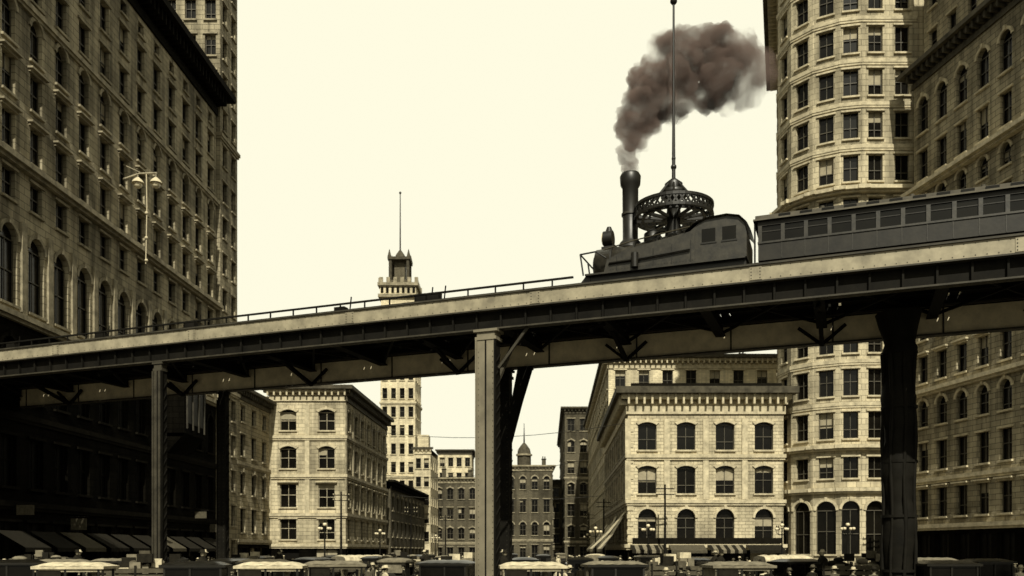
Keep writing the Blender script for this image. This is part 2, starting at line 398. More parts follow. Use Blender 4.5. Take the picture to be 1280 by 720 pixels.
# --- right row
B=Acc('narrow_building'); h=5.2
F=[fl(h*k,h*k+h,1.7,3,1,arch=.5 if k%2 else 0,belt=.25 if k in (1,4) else 0) for k in range(7)]
facade(B,(12.9,215),(19,215),2,F,'brick',trim='trimA',cornice=(36.4,38,1,'cornice')); facade(B,(15.8,290),(12.9,215),18,F,'brick',trim='trimA',cornice=(36.4,38,1,'cornice'))
shell(B,[(12.9,215),(19,215),(22,290),(15.8,290)],37.8,'brick',skip=(0,3)); B.build()
def XR(y,o=8.2): return o+.0454*y
B=Acc('apartment_building'); h=4.45
F=[fl(0,4.9,2.6,3.4,.5,mat='brick')]+[fl(4.9+h*k,4.9+h*k+h,1.6,2.7,.9,arch=.4 if k in(1,4) else 0,belt=.3 if k in (0,4) else 0) for k in range(6)]
p0,p1,p2=(XR(210)+.5,210),(XR(135.5)+.5,135.5),(44,135.5)
facade(B,p0,p1,20,F,'stoneL',cornice=(31,33,1.2,'trim')); facade(B,p1,p2,8,[f for f in F if f['z0']>12],'white',cornice=(31,33,1.2,'trim'))
shell(B,[p0,p1,p2,(50,210)],32.5,'stoneL',skip=(0,1)); B.face('walls','stoneL',[(p1[0],p1[1],0),(p2[0],p2[1],0),(p2[0],p2[1],14),(p1[0],p1[1],14)])
for x in (19,26,31,37): chimney(B,x,142,32.5,2)
B.build()
# --- R2 corner building with arched windows
B=Acc('victorian_corner_building')
q0,q1,q2=(XR(134.5),134.5),(12.5,95),(29.3,95)
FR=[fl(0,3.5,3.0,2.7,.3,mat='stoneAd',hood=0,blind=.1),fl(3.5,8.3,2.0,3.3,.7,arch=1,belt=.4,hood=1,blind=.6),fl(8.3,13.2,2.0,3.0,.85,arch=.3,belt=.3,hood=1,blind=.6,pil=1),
    fl(13.2,17.7,2.0,3.0,.65,arch=.3,belt=.3,hood=1,blind=.4,pil=1)]
facade(B,q1,q2,4,FR,'stoneR',trim='trim',frame='frame',cornice=(17.7,20.5,1.3,'trim'))
facade(B,q0,q1,10,FR,'stoneR0',trim='trimA',cornice=(17.7,20.5,1.3,'trim'))
shell(B,[q0,q1,q2,(30,134.5)],20.3,'stoneR',skip=(0,1))
B.box('parapet','trimd',12.9,29.2,95.2,95.6,20.5,21.1)
for x in (16,24): chimney(B,x,110,20.3,2.0)
for k in range(16): 
    z=3.9+k*.85; B.box('quoins','trim',12.44-.02*(k%2),13.1-.25*(k%2),94.92-.01*(k%2),95.5,z,z+.5)
for i in range(4):
    s=12.7+i*4.15
    for k in range(9):
        m='canvasm' if (k%2 and i!=3) else 'cloth_d'
        if i==1: m='cloth_m'
        B.face('awnings',m,[(s+k*.42,94.9,3.7),(s+(k+1)*.42,94.9,3.7),(s+(k+1)*.42,92.9,3.0),(s+k*.42,92.9,3.0)])
        B.face('awnings',m,[(s+k*.42,92.9,3.0),(s+(k+1)*.42,92.9,3.0),(s+(k+1)*.42,92.9,2.7),(s+k*.42,92.9,2.7)])
B.box('shop_sign','trimd',13,29,94.7,94.9,3.75,4.35)
for i in range(8):
    y=96+i*4.6; xx=XR(y)
    zt=6.4+1.2*R(); pr=1.8+1.6*R()+(1.6 if i==0 else 0); m='canvas' if i%3!=2 else 'canvasm'
    K=6
    for k in range(K):
        ya,yb=y+3.6*k/K,y+3.6*(k+1)/K; sg=lambda v:.25*math.sin(math.pi*v/K)
        B.face('awnings',m,[(xx-.05+.0454*(ya-y),ya,zt),(xx-.05+.0454*(yb-y),yb,zt),(xx-pr*.5,yb,(zt+3.2)/2-.3-sg(k+1)),(xx-pr*.5,ya,(zt+3.2)/2-.3-sg(k))],True)
        B.face('awnings',m,[(xx-pr*.5,ya,(zt+3.2)/2-.3-sg(k)),(xx-pr*.5,yb,(zt+3.2)/2-.3-sg(k+1)),(xx-pr,yb,3.2),(xx-pr,ya,3.2)],True)
        B.face('awnings',m,[(xx-pr,yb,3.2),(xx-pr,ya,3.2),(xx-pr,(ya+yb)/2,2.75)])
B.build()
# --- rounded corner tower
B=Acc('rounded_office_tower')
pa=[(38,125),(30,99.3)]
cc=(36.6,99.0); rr=6.9
for k in range(1,4):
    t=math.radians(180+ k*90/4+4); pa.append((cc[0]+rr*math.cos(t),cc[1]+rr*math.sin(t)))
pa+=[(36.6,92.0),(42.2,92.0)]
h=4.48
FRB=[fl(0,9.4,2.0,5.6,2.6,arch=1,hood=1,blind=0),fl(9.4,13.9,1.5,2.2,1.2,belt=.55,hood=1)]
for k in range(12):
    z=13.9+h*k; FRB.append(fl(z,z+h,1.5,2.8,.85,arch=0,belt=(.75 if k in (0,) else .9 if k in (6,) else .14),hood=1,blind=.35))
nbs=[7,1,1,1,1,2]
for i in range(len(pa)-1):
    facade(B,pa[i],pa[i+1],nbs[i],FRB,'stoneRB',cornice=(67.6,70,1.8,'trim'))
shell(B,pa+[(56,92.0),(56,125)],69.6,'stoneRB',skip=(0,1,2,3,4,5))
B.build()
# --- R0 right-hand block
B=Acc('stone_office_block')
r0=(40.9,89.5); r1=(40.9+.173*39.5,50)
FS=[fl(0,5.4,2.1,4.2,.4,blind=0,hood=0,mat='stoneAd'),fl(5.4,10,1.5,2.8,.9,belt=.4,hood=2),fl(10,14.5,1.5,2.8,.9,belt=.3,hood=1),fl(14.5,18.8,1.5,2.7,.8,arch=1),
    fl(18.8,23.2,1.4,2.7,.9,belt=.7,hood=2),fl(23.2,27.5,1.4,2.6,.8),fl(27.5,31.8,1.4,2.6,.8),fl(31.8,36,1.4,2.6,.8),fl(36,39.2,1.3,2.0,.6,arch=1),
    fl(39.2,44,1.4,3,.9,belt=1.0,hood=1),fl(44,49.4,1.5,3.6,.8,arch=1)]
facade(B,r0,r1,14,FS,'stoneR0',trim='trim',cornice=(49.8,51.6,1.2,'cornice'))
facade(B,(r0[0]+1.0,r0[1]),(r1[0]+1.0,r1[1]),14,[fl(51.4,56.5,1.2,2.2,1.6),fl(56.5,61,1.2,2.2,.9)],'stoneR0',cornice=(61,63,1,'cornice'))
shell(B,[r0,r1,(70,50),(70,89.5)],51.5,'stoneR0',skip=(0,)); shell(B,[(r0[0]+1.0,r0[1]),(r1[0]+1.0,r1[1]),(70,50),(70,89.5)],62.5,'stoneR0',skip=(0,),z0=51.8)
B.face('walls','stoneR0',[(r0[0],r0[1],49.4),(r1[0],r1[1],49.4),(r1[0],r1[1],50.2),(r0[0],r0[1],50.2)])
B.build()
# ------------------------------------------------------------------ ground
B=Acc('ground'); B.face('ground','asphalt',[(-900,-300,0),(900,-300,0),(900,1500,0),(-900,1500,0)]); me=B.single(); place('ground',me,(0,0,0))
def pavement(poly):
    B=Acc('pavement'); z=.14
    B.face('slab','pave',[(x,y,z) for x,y in poly]); n=len(poly)
    for i in range(n):
        a,b=poly[i],poly[(i+1)%n]; B.face('kerb','kerb',[(a[0],a[1],0),(b[0],b[1],0),(b[0],b[1],z),(a[0],a[1],z)])
    B.build((0,0,.001))
pavement([(XA(40),40),(XA(40)+4,40),(XA(116)+4,116),(XA(116),116)])
pavement([(-28.6,117.3),(-18.6,117.3),(-15,212),(-21,212),(-22,119),(-28.6,119)])
pavement([(9,92),(26,91.4),(26,95.2),(12.4,95.2),(19,300),(15.4,300)])
pavement([(28,98),(35,88.3),(42,88.3),(36,50),(48,50),(42,94),(31,101)])
B=Acc('road_marking')
for i in range(30):
    y=30+i*6; x=-6+.0454*y; B.face('dashes','mark',[(x,y,.004),(x+.15,y,.004),(x+.27,y+2.5,.004),(x+.12,y+2.5,.004)])
place('road_marking',B.single(),(0,0,0))
B=Acc('tram_track')
for o in (-12,-10.56,-3,-1.56): B.beam('rail','rail',(o,10,.0),(o+.0454*290,300,.0),.08,.03)
place('tram_track',B.single(),(0,0,0))
# ------------------------------------------------------------------ elevated railway (local frame)
ANG=-math.atan(.384); OX,OY=-1.52,41.47
B=Acc('elevated_railway'); X0,X1=-58,62
B.box('near_fascia','steel_l',X0,X1,-.12,.12,14.3,14.92)
B.box('near_fascia','steel_m',X0,X1,-.2,.3,14.925,15.0)
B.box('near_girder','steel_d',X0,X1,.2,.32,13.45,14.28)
B.box('near_girder','steel_m',X0,X1,.02,.5,13.38,13.45)
B.box('near_girder','steel_m',X0,X1,-.16,.3,14.23,14.295)
x=X0
while x<X1:
    B.box('stiffeners','steel_d',x-.04,x+.04,.05,.2,13.45,14.23)
    x+=1.23
x=X0+2
while x<X1:
    B.box('splice_plates','steel_l',x-.25,x+.25,-.145,-.12,14.33,14.89); 
    for rz in (14.4,14.53,14.66,14.8):
        for rx in (-.18,.18): B.box('splice_plates','steel_m',x+rx-.02,x+rx+.02,-.16,-.145,rz-.02,rz+.02)
    x+=9.8
x=X0
while x<X1:
    B.box('rivets','steel_m',x-.018,x+.018,-.135,-.12,14.83,14.866); B.box('rivets','steel_m',x-.018,x+.018,-.135,-.12,14.36,14.396); x+=.4
B.box('far_girder','steel_w',X0,X1,7.9,8.1,13.25,14.45)
B.box('far_girder','steel_m',X0,X1,7.75,8.25,13.17,13.25)
B.box('far_girder','steel_m',X0,X1,7.7,8.3,14.5,14.6); B.box('far_girder','steel_d',X0,X1,7.9,8.1,14.45,14.95)
x=X0
while x<X1:
    B.box('stiffeners','steel_m',x-.04,x+.04,7.86,7.9,13.25,14.45); x+=4.9
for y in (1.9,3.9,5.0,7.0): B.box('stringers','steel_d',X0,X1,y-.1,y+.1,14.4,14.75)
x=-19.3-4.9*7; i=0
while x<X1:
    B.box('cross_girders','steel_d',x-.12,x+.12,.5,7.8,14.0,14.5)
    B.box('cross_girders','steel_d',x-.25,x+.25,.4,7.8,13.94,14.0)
    B.beam('lateral_bracing','steel_d',(x,.5,14.2),(x+4.9,7.8,14.2),.12); B.beam('lateral_bracing','steel_d',(x,7.8,14.1),(x+4.9,.5,14.1),.12)
    if i%2==0:
        B.beam('sway_bracing','steel_d',(x,7.6,13.1),(x,4.6,14.0),.2); B.beam('sway_bracing','steel_d',(x,7.6,13.1),(x+1.1,7.6,14.0),.15)
        B.beam('sway_bracing','steel_d',(x,7.6,13.1),(x-1.1,7.6,14.0),.15)
        B.beam('sway_bracing','steel_d',(x,.7,13.1),(x,3.2,13.95),.14)
    x+=4.9; i+=1
x=X0; k=0
while x<X1:
    w_=.17 if k%9 in (2,) else .287
    B.box('sleepers','wood',x-w_,x+w_,.35+.06*R(),7.89,14.76,14.96); x+=.575; k+=1
for y in (2.18,3.62,5.28,6.72): B.box('rails','rail',X0,X1,y-.04,y+.04,14.96,15.12)
for y in (1.75,4.0,4.9,7.15): B.box('guard_timbers','wood',X0,X1,y-.1,y+.1,14.965,15.13)
B.box('walkway','wood',X0,X1,-.05,1.0,15.002,15.06)
x=X0
while x<4.2:
    B.box('guard_rail','steel_d',x-.03,x+.03,-.04,.02,15.06,15.34); x+=1.4
B.box('guard_rail','steel_d',X0,4.6,-.06,.04,15.32,15.4)
for q in (-31,-24,-17.5,-8,-3.4,-2.7): 
    B.box('signal_boxes','steel_d',q-.3,q+.3,.5,.9,15.06,15.4+.25*R()); B.beam('signal_boxes','steel_d',(q+.5,.7,15.06),(q+.6,.7,15.9),.05)
x=X0
while x<X1:
    B.box('far_railing','steel_d',x-.03,x+.03,8.0,8.06,14.6,15.5); x+=2
B.box('far_railing','steel_d',X0,X1,7.99,8.07,15.45,15.53)
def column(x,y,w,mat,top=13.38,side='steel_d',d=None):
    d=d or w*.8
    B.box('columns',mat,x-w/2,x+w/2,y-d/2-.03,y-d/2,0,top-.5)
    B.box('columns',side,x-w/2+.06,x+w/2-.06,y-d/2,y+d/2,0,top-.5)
    B.box('columns',mat,x-w/2,x-w/2+.06,y-d/2,y+d/2,0,top-.5); B.box('columns',side,x+w/2-.06,x+w/2,y-d/2,y+d/2+.03,0,top-.5)  # left face keeps the front colour; right face has its shade painted in
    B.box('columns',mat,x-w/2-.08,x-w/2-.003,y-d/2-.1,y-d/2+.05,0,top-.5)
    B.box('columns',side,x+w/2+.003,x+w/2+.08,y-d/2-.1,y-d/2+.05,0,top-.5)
    B.box('columns',side,x-.04,x+.04,y-d/2-.045,y-d/2-.03,0,top-.5)
    B.box('columns',mat,x-w*.62,x+w*.62,y-d*.6,y+d*.6,top-.5,top-.35); B.box('columns',mat,x-w*.52,x+w*.52,y-d*.52,y+d*.52,top-.35,top-.12)
    B.box('columns',mat,x-w*.7,x+w*.7,y-d*.65,y+d*.65,top-.12,top-.004)
    B.box('columns','kerb',x-w,x+w,y-w,y+w,0,1.2)
    z=1.3
    while z<top-1:
        for sx in (-1,1): B.box('rivets','steel_m',x+sx*(w/2-.07)-.018,x+sx*(w/2-.07)+.018,y-d/2-.045,y-d/2-.03,z,z+.036)
        z+=.25
    z=1.5
    while z<top-1.5:
        B.beam('lacing','steel_d',(x+w/2+.02,y-d/2,z),(x+w/2+.02,y+d/2,z+.6),.05); z+=.6
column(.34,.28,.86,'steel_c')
column(-1.9,8,.7,'steel_d',13.15)
for yy in (7.6,7.85):
    B.face('knee_brace','steel_d',[(-1.6,yy,8.2),(-1.5,yy,10.5),(-.95,yy,13.2),(-.1,yy,13.2),(-.75,yy,11.2)])
B.box('knee_brace','steel_d',-.9,-.1,7.6,7.85,13.0,13.165)
B.beam('knee_brace','steel_m',(.85,.3,11.6),(2.3,.3,13.38),.12); B.beam('knee_brace','steel_m',(.6,.7,11),(.6,3.4,13.9),.16)
column(-19.3,.28,.5,'steel_m'); column(-21.3,8,.5,'steel_d',13.15)
column(-39,.28,.86,'steel_m'); column(-41,8,.7,'steel_d',13.15); column(38,.28,.86,'steel_m'); column(38,8,.7,'steel_d',13.15)
cxx,cyy=18.4,6.0
rs=random.Random(3)
prof=[]; z=0
while z<12.4: prof.append((z,.68+.05*math.sin(z*2.1)+.05*rs.random())); z+=.25
prof+=[(12.5,.66),(12.8,.72),(13.3,.85),(13.9,1.0)]
B.tube('round_column','steel_d',[(cxx+.04*math.sin(z*1.7),cyy,z) for z,r in prof],[r for z,r in prof],18)
for z in (2,4.5,7,9.5,12): B.tube('round_column','steel_d',[(cxx,cyy,z),(cxx,cyy,z+.12)],.79,18)
for a in range(5):
    t=2.6+a*.8; B.tube('round_column','steel_d',[(cxx+.72*math.cos(t)+.04*math.sin(k+a),cyy+.72*math.sin(t),k*.8) for k in range(16)],[.06+.05*rs.random() for k in range(16)],7)
B.build((OX,OY,SINK),ANG)
ca,sa=math.cos(ANG),math.sin(ANG)
def EL(x,y): return (OX+x*ca-y*sa, OY+x*sa+y*ca)
# ------------------------------------------------------------------ locomotive
B=Acc('steam_locomotive'); yc=2.9
B.box('frame','iron',4.9,12.0,yc-1.15,yc+1.15,15.55,15.85)
B.box('running_board','iron2',4.7,12.0,yc-1.4,yc+1.4,15.851,15.93)
for wx in (5.6,6.9,8.2,9.6,11.0):
    for sy in (-.75,.75): B.tube('wheels','iron',[(wx,yc+sy-.07,15.58),(wx,yc+sy+.07,15.58)],.46,20)
B.tube('boiler','iron2',[(4.95,yc,16.55),(5.0,yc,16.55),(7.2,yc,16.6),(9.0,yc,16.75),(10.0,yc,16.85)],[.75,.88,.92,1.0,1.05],28)
B.tube('smokebox_door','iron',[(4.86,yc,16.55),(4.95,yc,16.55)],.6,24)
for bx in (5.8,6.9,8.0,9.1): B.tube('boiler_bands','iron',[(bx-.04,yc,16.6+.04*(bx-5.8)),(bx+.04,yc,16.6+.04*(bx-5.8))],.985+.03*(bx-5.8),28)
tank=[(5.6,15.93),(5.75,16.5),(6.6,16.85),(8.2,17.1),(9.8,17.35),(9.8,15.93)]
for s in (-1,1):
    B.prism('side_tanks','iron2',tank,yc+s*1.05,yc+s*1.35)
    for k in range(5): B.box('side_tanks','iron',6.2+k*.85,6.24+k*.85,yc+s*1.35,yc+s*1.37,15.95,16.6+.08*k)
    for k in range(28): B.box('rivets','iron',5.9+k*.14,5.93+k*.14,yc+s*1.35,yc+s*1.365,16.0,16.03)
    B.tube('steam_pipes','iron',[(5.5,yc+s*.8,16.0),(5.9,yc+s*1.42,16.3),(7.5,yc+s*1.44,16.35),(9.6,yc+s*1.44,16.5)],.05,8)
    B.tube('air_pump','iron',[(7.1,yc+s*1.5,15.95),(7.1,yc+s*1.5,16.6)],.17,12)
cab=[(9.6,15.93),(9.6,17.35),(9.9,17.6),(10.3,17.76),(11.2,17.8),(11.7,17.68),(11.95,17.4),(12.05,17.0),(12.05,15.93)]
B.prism('cab','iron2',cab,yc-1.3,yc+1.3)
cr=[(9.35,17.32),(9.8,17.63),(10.3,17.82),(11.2,17.87),(11.75,17.74),(12.05,17.42),(12.15,17.2)]
for (xa,za),(xb,zb) in zip(cr,cr[1:]):
    for k in range(8):
        ya,yb=yc-1.45+2.9*k/8,yc-1.45+2.9*(k+1)/8; f=lambda v:.16*(1-((v-yc)/1.45)**2)
        B.face('cab_roof','iron',[(xa,ya,za+f(ya)),(xb,ya,zb+f(ya)),(xb,yb,zb+f(yb)),(xa,yb,za+f(yb))],True)
for s in (-1,1):
    for xx in (10.1,11.0): B.box('cab_windows','glass',xx,xx+.6,yc+s*1.3-.012,yc+s*1.3+.012,16.75,17.35); B.box('cab_windows','iron',xx-.05,xx+.65,yc+s*1.31-.02,yc+s*1.31+.02,16.68,16.75)
sx=6.54
B.tube('smoke_stack','iron',[(sx,yc,17.3),(sx,yc,17.6),(sx,yc,17.75),(sx,yc,20.2),(sx,yc,20.35),(sx,yc,20.75),(sx,yc,20.9)],[.62,.5,.36,.38,.47,.5,.42],24)
B.tube('smoke_stack','iron2',[(sx,yc,18.9),(sx,yc,19.0)],.42,24)
B.box('headlamp','iron',5.2,5.75,yc-.3,yc+.3,17.35,17.5); B.tube('headlamp','iron',[(5.25,yc,17.95),(5.7,yc,17.95)],.36,16); B.tube('headlamp','lampglass',[(5.2,yc,17.95),(5.25,yc,17.95)],.3,16)
B.tube('headlamp','iron',[(5.5,yc,18.25),(5.5,yc,18.5)],[.2,.1],10); B.tube('headlamp','iron',[(5.5,yc,17.0),(5.5,yc,17.5)],.12,8)
B.tube('steam_dome','iron',[(7.6,yc,17.4),(7.6,yc,17.9),(7.6,yc,18.1)],[.42,.4,.15],16)
B.tube('whistle','rail',[(9.4,yc,17.6),(9.4,yc,18.2)],.07,8)
for yy in (yc-1.3,yc,yc+1.3): B.tube('front_railing','iron',[(4.6,yy,15.9),(4.45,yy,16.9)],.04,6)
B.tube('front_railing','iron',[(4.45,yc-1.3,16.9),(4.45,yc+1.3,16.9)],.04,6); B.tube('front_railing','iron',[(4.45,yc-1.3,16.9),(5.2,yc-1.3,16.95),(5.7,yc-1.3,16.6)],.04,6)
B.tube('hand_rail','rail',[(5.6,yc-1.4,16.95),(7,yc-1.42,17.2),(9.6,yc-1.42,17.5)],.03,6)
B.prism('pilot','iron',[(4.2,15.3),(4.7,15.9),(4.9,15.9),(4.9,15.3)],yc-1.2,yc+1.2)
rx,rz,rr=8.6,18.75,1.78
n=40
for zz,r in ((rz-.22,rr),(rz+.25,rr),(rz-.22,rr*.8)):
    for k in range(n):
        a,b=2*math.pi*k/n,2*math.pi*(k+1)/n
        B.beam('ring',"iron",(rx+r*math.cos(a),yc+r*math.sin(a),zz),(rx+r*math.cos(b),yc+r*math.sin(b),zz),.13)
for k in range(n):
    a,b=2*math.pi*k/n,2*math.pi*(k+1)/n
    pA=lambda t,z:(rx+rr*math.cos(t),yc+rr*math.sin(t),z)
    B.beam('ring_lattice','iron',pA(a,rz-.2),pA(b,rz+.25),.075); B.beam('ring_lattice','iron',pA(b,rz-.2),pA(a,rz+.25),.075)
for k in range(16):
    a=2*math.pi*k/16
    B.beam('spokes','iron',(rx+rr*math.cos(a),yc+rr*math.sin(a),rz-.2),(rx+.2*math.cos(a),yc+.2*math.sin(a),rz-.3),.12)
for k in range(8):
    a=2*math.pi*k/8+.2
    B.tube('stays','iron',[(rx+rr*math.cos(a),yc+rr*math.sin(a),rz+.25),(rx+.9*math.cos(a),yc+.9*math.sin(a),rz+.65),(rx+.35*math.cos(a),yc+.35*math.sin(a),rz+1.3)],.05,6)
B.tube('hub','iron',[(rx,yc,17.2),(rx,yc,18.3),(rx,yc,18.6),(rx,yc,19.4),(rx,yc,19.5),(rx,yc,19.75),(rx,yc,19.9),(rx,yc,20.1),(rx,yc,20.35)],[.5,.3,.35,.25,.6,.62,.3,.42,.12],20)
B.tube('mast','iron',[(rx,yc,20.2),(rx,yc,24),(rx,yc,28.6)],[.09,.06,.05],10)
for zz,q in ((20.9,.14),(21.3,.1),(28.65,.17)): B.ball('mast','iron',(rx,yc,zz),q,10)
B.build((OX,OY,SINK),ANG)
# ------------------------------------------------------------------ passenger cars
def coach(xa,xb):
    B=Acc('passenger_coach'); y0,y1=yc-1.4,yc+1.4
    B.box('underframe','iron',xa,xb,yc-1.2,yc+1.2,15.3,15.62)
    for t in (xa+2,xa+3.6,xb-3.6,xb-2):
        for s in (-.75,.75): B.tube('bogies','iron',[(t,yc+s-.07,15.5),(t,yc+s+.07,15.5)],.4,16)
    B.box('lower_side','carside',xa+.2,xb-.2,y0,y1,15.62,16.35); B.box('belt_rail','iron2',xa+.18,xb-.18,y0-.04,y1+.04,16.35,16.43)
    B.box('interior','cloth_d',xa+.3,xb-.3,y0+.25,y1-.25,16.4,17.2)
    x=xa+.2; k=0
    while x<xb-.9:
        for yy in (y0,y1): B.box('window_posts','iron2',x,x+.16,yy-.03 if yy==y0 else yy-.09,yy+.09 if yy==y0 else yy+.03,16.43,17.12)
        B.box('windows','glass',x+.16,x+.95,y0+.05,y0+.07,16.43,17.12); B.box('windows','glass',x+.16,x+.95,y1-.07,y1-.05,16.43,17.12)
        if R()<.12: B.box('blinds','canvasm',x+.18,x+.93,y0+.035,y0+.045,16.9+.15*R(),17.12)
        B.box('windows','carside',x+.16,x+.95,y0+.02,y0+.06,16.85,16.89)
        B.box('panels','iron2',x+.02,x+.05,y0-.015,y0,15.65,16.33)
        x+=.95; k+=1
    B.box('letter_board','carside',xa+.18,xb-.18,y0-.02,y1+.02,17.12,17.32)
    rf=[(y0-.18,17.32),(y0-.1,17.42),(y0+.5,17.62),(y0+.72,17.64),(y0+.74,17.86),(y0+1.0,17.95),(yc,18.0),(y1-1.0,17.95),(y1-.74,17.86),(y1-.72,17.64),(y1-.5,17.62),(y1+.1,17.42),(y1+.18,17.32)]
    for (a,za),(b,zb) in zip(rf,rf[1:]): B.face('roof','carroof',[(xa,a,za),(xb,a,za),(xb,b,zb),(xa,b,zb)])
    for x in (xa,xb): B.face('roof','carside',[(x,a,z) for a,z in rf])
    x=xa+1
    while x<xb-1: B.box('clerestory','glass',x,x+.5,y0+.7,y0+.715,17.67,17.83); B.tube('vents','carroof',[(x,yc,17.98),(x,yc,18.15)],.1,8) if int(x)%3==0 else 0; x+=.9
    for x in (xa+.05,xb-.05):
        for y in (y0+.1,y1-.1): B.tube('platform_posts','iron',[(x,y,15.6),(x,y,17.35)],.04,6)
    B.build((OX,OY,SINK),ANG)
coach(12.35,26.6); coach(27,41.3)
# ------------------------------------------------------------------ smoke plume (volume)
import bmesh
bx,by=EL(6.54,2.9)
pl=[(0,0,20.95,.36),(.02,.1,21.5,.48),(.06,.3,22.2,.66),(.2,.6,23.1,.92),(.5,1.0,24.1,1.2),(1.1,1.5,25.1,1.5),(1.9,2.0,26.0,1.85),(2.8,2.4,26.8,2.05),(3.8,2.7,27.3,2.15),(4.8,3.0,27.5,2.15),(5.7,3.2,27.4,2.0),(6.5,3.4,27.2,1.6),(7.1,3.5,27.0,1.1)]
bm=bmesh.new()
def ico(c,r):
    v=bmesh.ops.create_icosphere(bm,subdivisions=2,radius=r)['verts']
    for q in v: q.co+=Vector(c)
for i in range(len(pl)-1):
    for k in range(5):
        t=k/5; a=[pl[i][j]*(1-t)+pl[i+1][j]*t for j in range(4)]
        ico((bx+a[0],by+a[1],a[2]+SINK),a[3]*.75)
        for _ in range(4):
            th=random.uniform(0,6.28); ph=random.uniform(-1,1); q=a[3]*.7
            ico((bx+a[0]+q*math.cos(th)*(1-ph*ph)**.5,by+a[1]+q*math.sin(th)*(1-ph*ph)**.5,a[2]+SINK+q*ph),a[3]*random.uniform(.22,.45))
me=bpy.data.meshes.new('smoke_plume'); bm.to_mesh(me); bm.free()
sm=bpy.data.objects.new('smoke_plume',me); scene.collection.objects.link(sm)
md=sm.modifiers.new('r','REMESH'); md.mode='VOXEL'; md.voxel_size=.14
tx=bpy.data.textures.new('puff','CLOUDS'); tx.noise_scale=.6; tx.noise_depth=3
md=sm.modifiers.new('d','DISPLACE'); md.texture=tx; md.strength=.9; md.mid_level=.5
m=bpy.data.materials.new('smoke'); m.use_nodes=True; nt=m.node_tree; nt.nodes.clear(); N=nt.nodes
out=N.new('ShaderNodeOutputMaterial'); pv=N.new('ShaderNodeVolumePrincipled'); nt.links.new(pv.outputs[0],out.inputs['Volume'])
pv.inputs['Color'].default_value=(.38,.28,.24,1); pv.inputs['Anisotropy'].default_value=.1
tc=N.new('ShaderNodeTexCoord'); ns=N.new('ShaderNodeTexNoise'); ns.inputs['Scale'].default_value=.8; ns.inputs['Detail'].default_value=2
nt.links.new(tc.outputs['Object'],ns.inputs['Vector'])
mr=N.new('ShaderNodeMapRange'); mr.inputs[1].default_value=.36; mr.inputs[2].default_value=.6; mr.inputs[3].default_value=.2; mr.inputs[4].default_value=2.6
nt.links.new(ns.outputs[0],mr.inputs[0])
sp=N.new('ShaderNodeSeparateXYZ'); nt.links.new(tc.outputs['Object'],sp.inputs[0])
fd=N.new('ShaderNodeMapRange'); fd.inputs[1].default_value=bx+4.8; fd.inputs[2].default_value=bx+8.2; fd.inputs[3].default_value=1; fd.inputs[4].default_value=.1
nt.links.new(sp.outputs[0],fd.inputs[0])
mm=N.new('ShaderNodeMath'); mm.operation='MULTIPLY'; nt.links.new(mr.outputs[0],mm.inputs[0]); nt.links.new(fd.outputs[0],mm.inputs[1])
nt.links.new(mm.outputs[0],pv.inputs['Density'])
m.cycles.volume_step_rate=8.0
me.materials.append(m)
# ------------------------------------------------------------------ street furniture
def lamp_mesh():
    B=Acc('street_lamp')
    B.tube('p','steel_d',[(0,0,0),(0,0,.3),(0,0,.35),(0,0,.9),(0,0,1.0),(0,0,4.6),(0,0,4.8)],[.3,.3,.2,.17,.1,.06,.1],12)
    for k in range(4):
        a=math.pi/2*k; dx,dy=math.cos(a),math.sin(a)
        B.tube('a','steel_d',[(0,0,4.2),(.3*dx,.3*dy,4.1),(.6*dx,.6*dy,4.25),(.62*dx,.62*dy,4.5)],.03,6)
        B.ball('g','lampglass',(.62*dx,.62*dy,4.7),.17,12); B.tube('c','steel_d',[(.62*dx,.62*dy,4.83),(.62*dx,.62*dy,5.05)],[.12,.01],6)
    B.ball('g','lampglass',(0,0,5.1),.2,12); B.tube('c','steel_d',[(0,0,5.25),(0,0,5.6)],[.14,.01],6)
    return B.single()
lm=lamp_mesh()
for x,y in ((-18.3,86),(-16.8,112),(-13,150),(9.5,100),(12,140),(27,88),(33,86.5),(14,90.5)): place('street_lamp',lm,(x,y,.14),R(),1.0)
def tall_pole():
    B=Acc('utility_pole'); B.tube('p','steel_d',[(0,0,0),(0,0,9.5)],[.16,.09],10)
    for z in (8.4,9.0): 
        B.box('x','wood',-1,1,-.05,.05,z,z+.1)
        for k in (-.9,-.5,.5,.9): B.tube('i','lampglass',[(k,0,z+.1),(k,0,z+.25)],.04,6)
    return B.single()
tp=tall_pole()
for x,y in ((-20,103),(-15.5,135),(-13,172),(12.3,118),(14,160),(16,92),(38,87)): place('utility_pole',tp,(x,y,.1),.1)
B=Acc('wall_lamp_bracket')
B.tube('arm','framel',[(0,0,0),(1.4,0,.5),(3.0,0,.55)],.08,8); B.tube('stay','framel',[(0,0,1.3),(1.5,0,.6)],.04,6)
for x in (1.3,2.9):
    B.tube('drop','framel',[(x,0,.5),(x,0,.1)],.05,6); B.tube('shade','cloth_l',[(x,0,.15),(x,0,-.1),(x,0,-.35)],[.12,.4,.55],14); B.ball('globe','lampglass',(x,0,-.45),.38,12)
B.tube('hanging_rod','cloth_l',[(2.05,0,.5),(2.1,0,-2.5),(2.0,0,-7.5)],.05,5)
for z in (-3,-5.2,-7.2): B.ball('hanging_rod','cloth_l',(2.05,0,z),.16,8)
B.build((XA(78),78,35.6))
B=Acc('overhead_wires')
def sag(a,b,s,r=.035):
    a=Vector(a);b=Vector(b); B.tube('w','wire',[tuple(a.lerp(b,t/10)-Vector((0,0,s*4*(t/10)*(1-t/10)))) for t in range(11)],r,5)
sag((-20.5,118.1,19),(12.5,95.1,16.5),1.4); sag((-20.5,130,14),(9,110,14),1.2)
sag((-19,150,12),(15,150,12),.8)
place('overhead_wires',B.single(),(0,0,0))
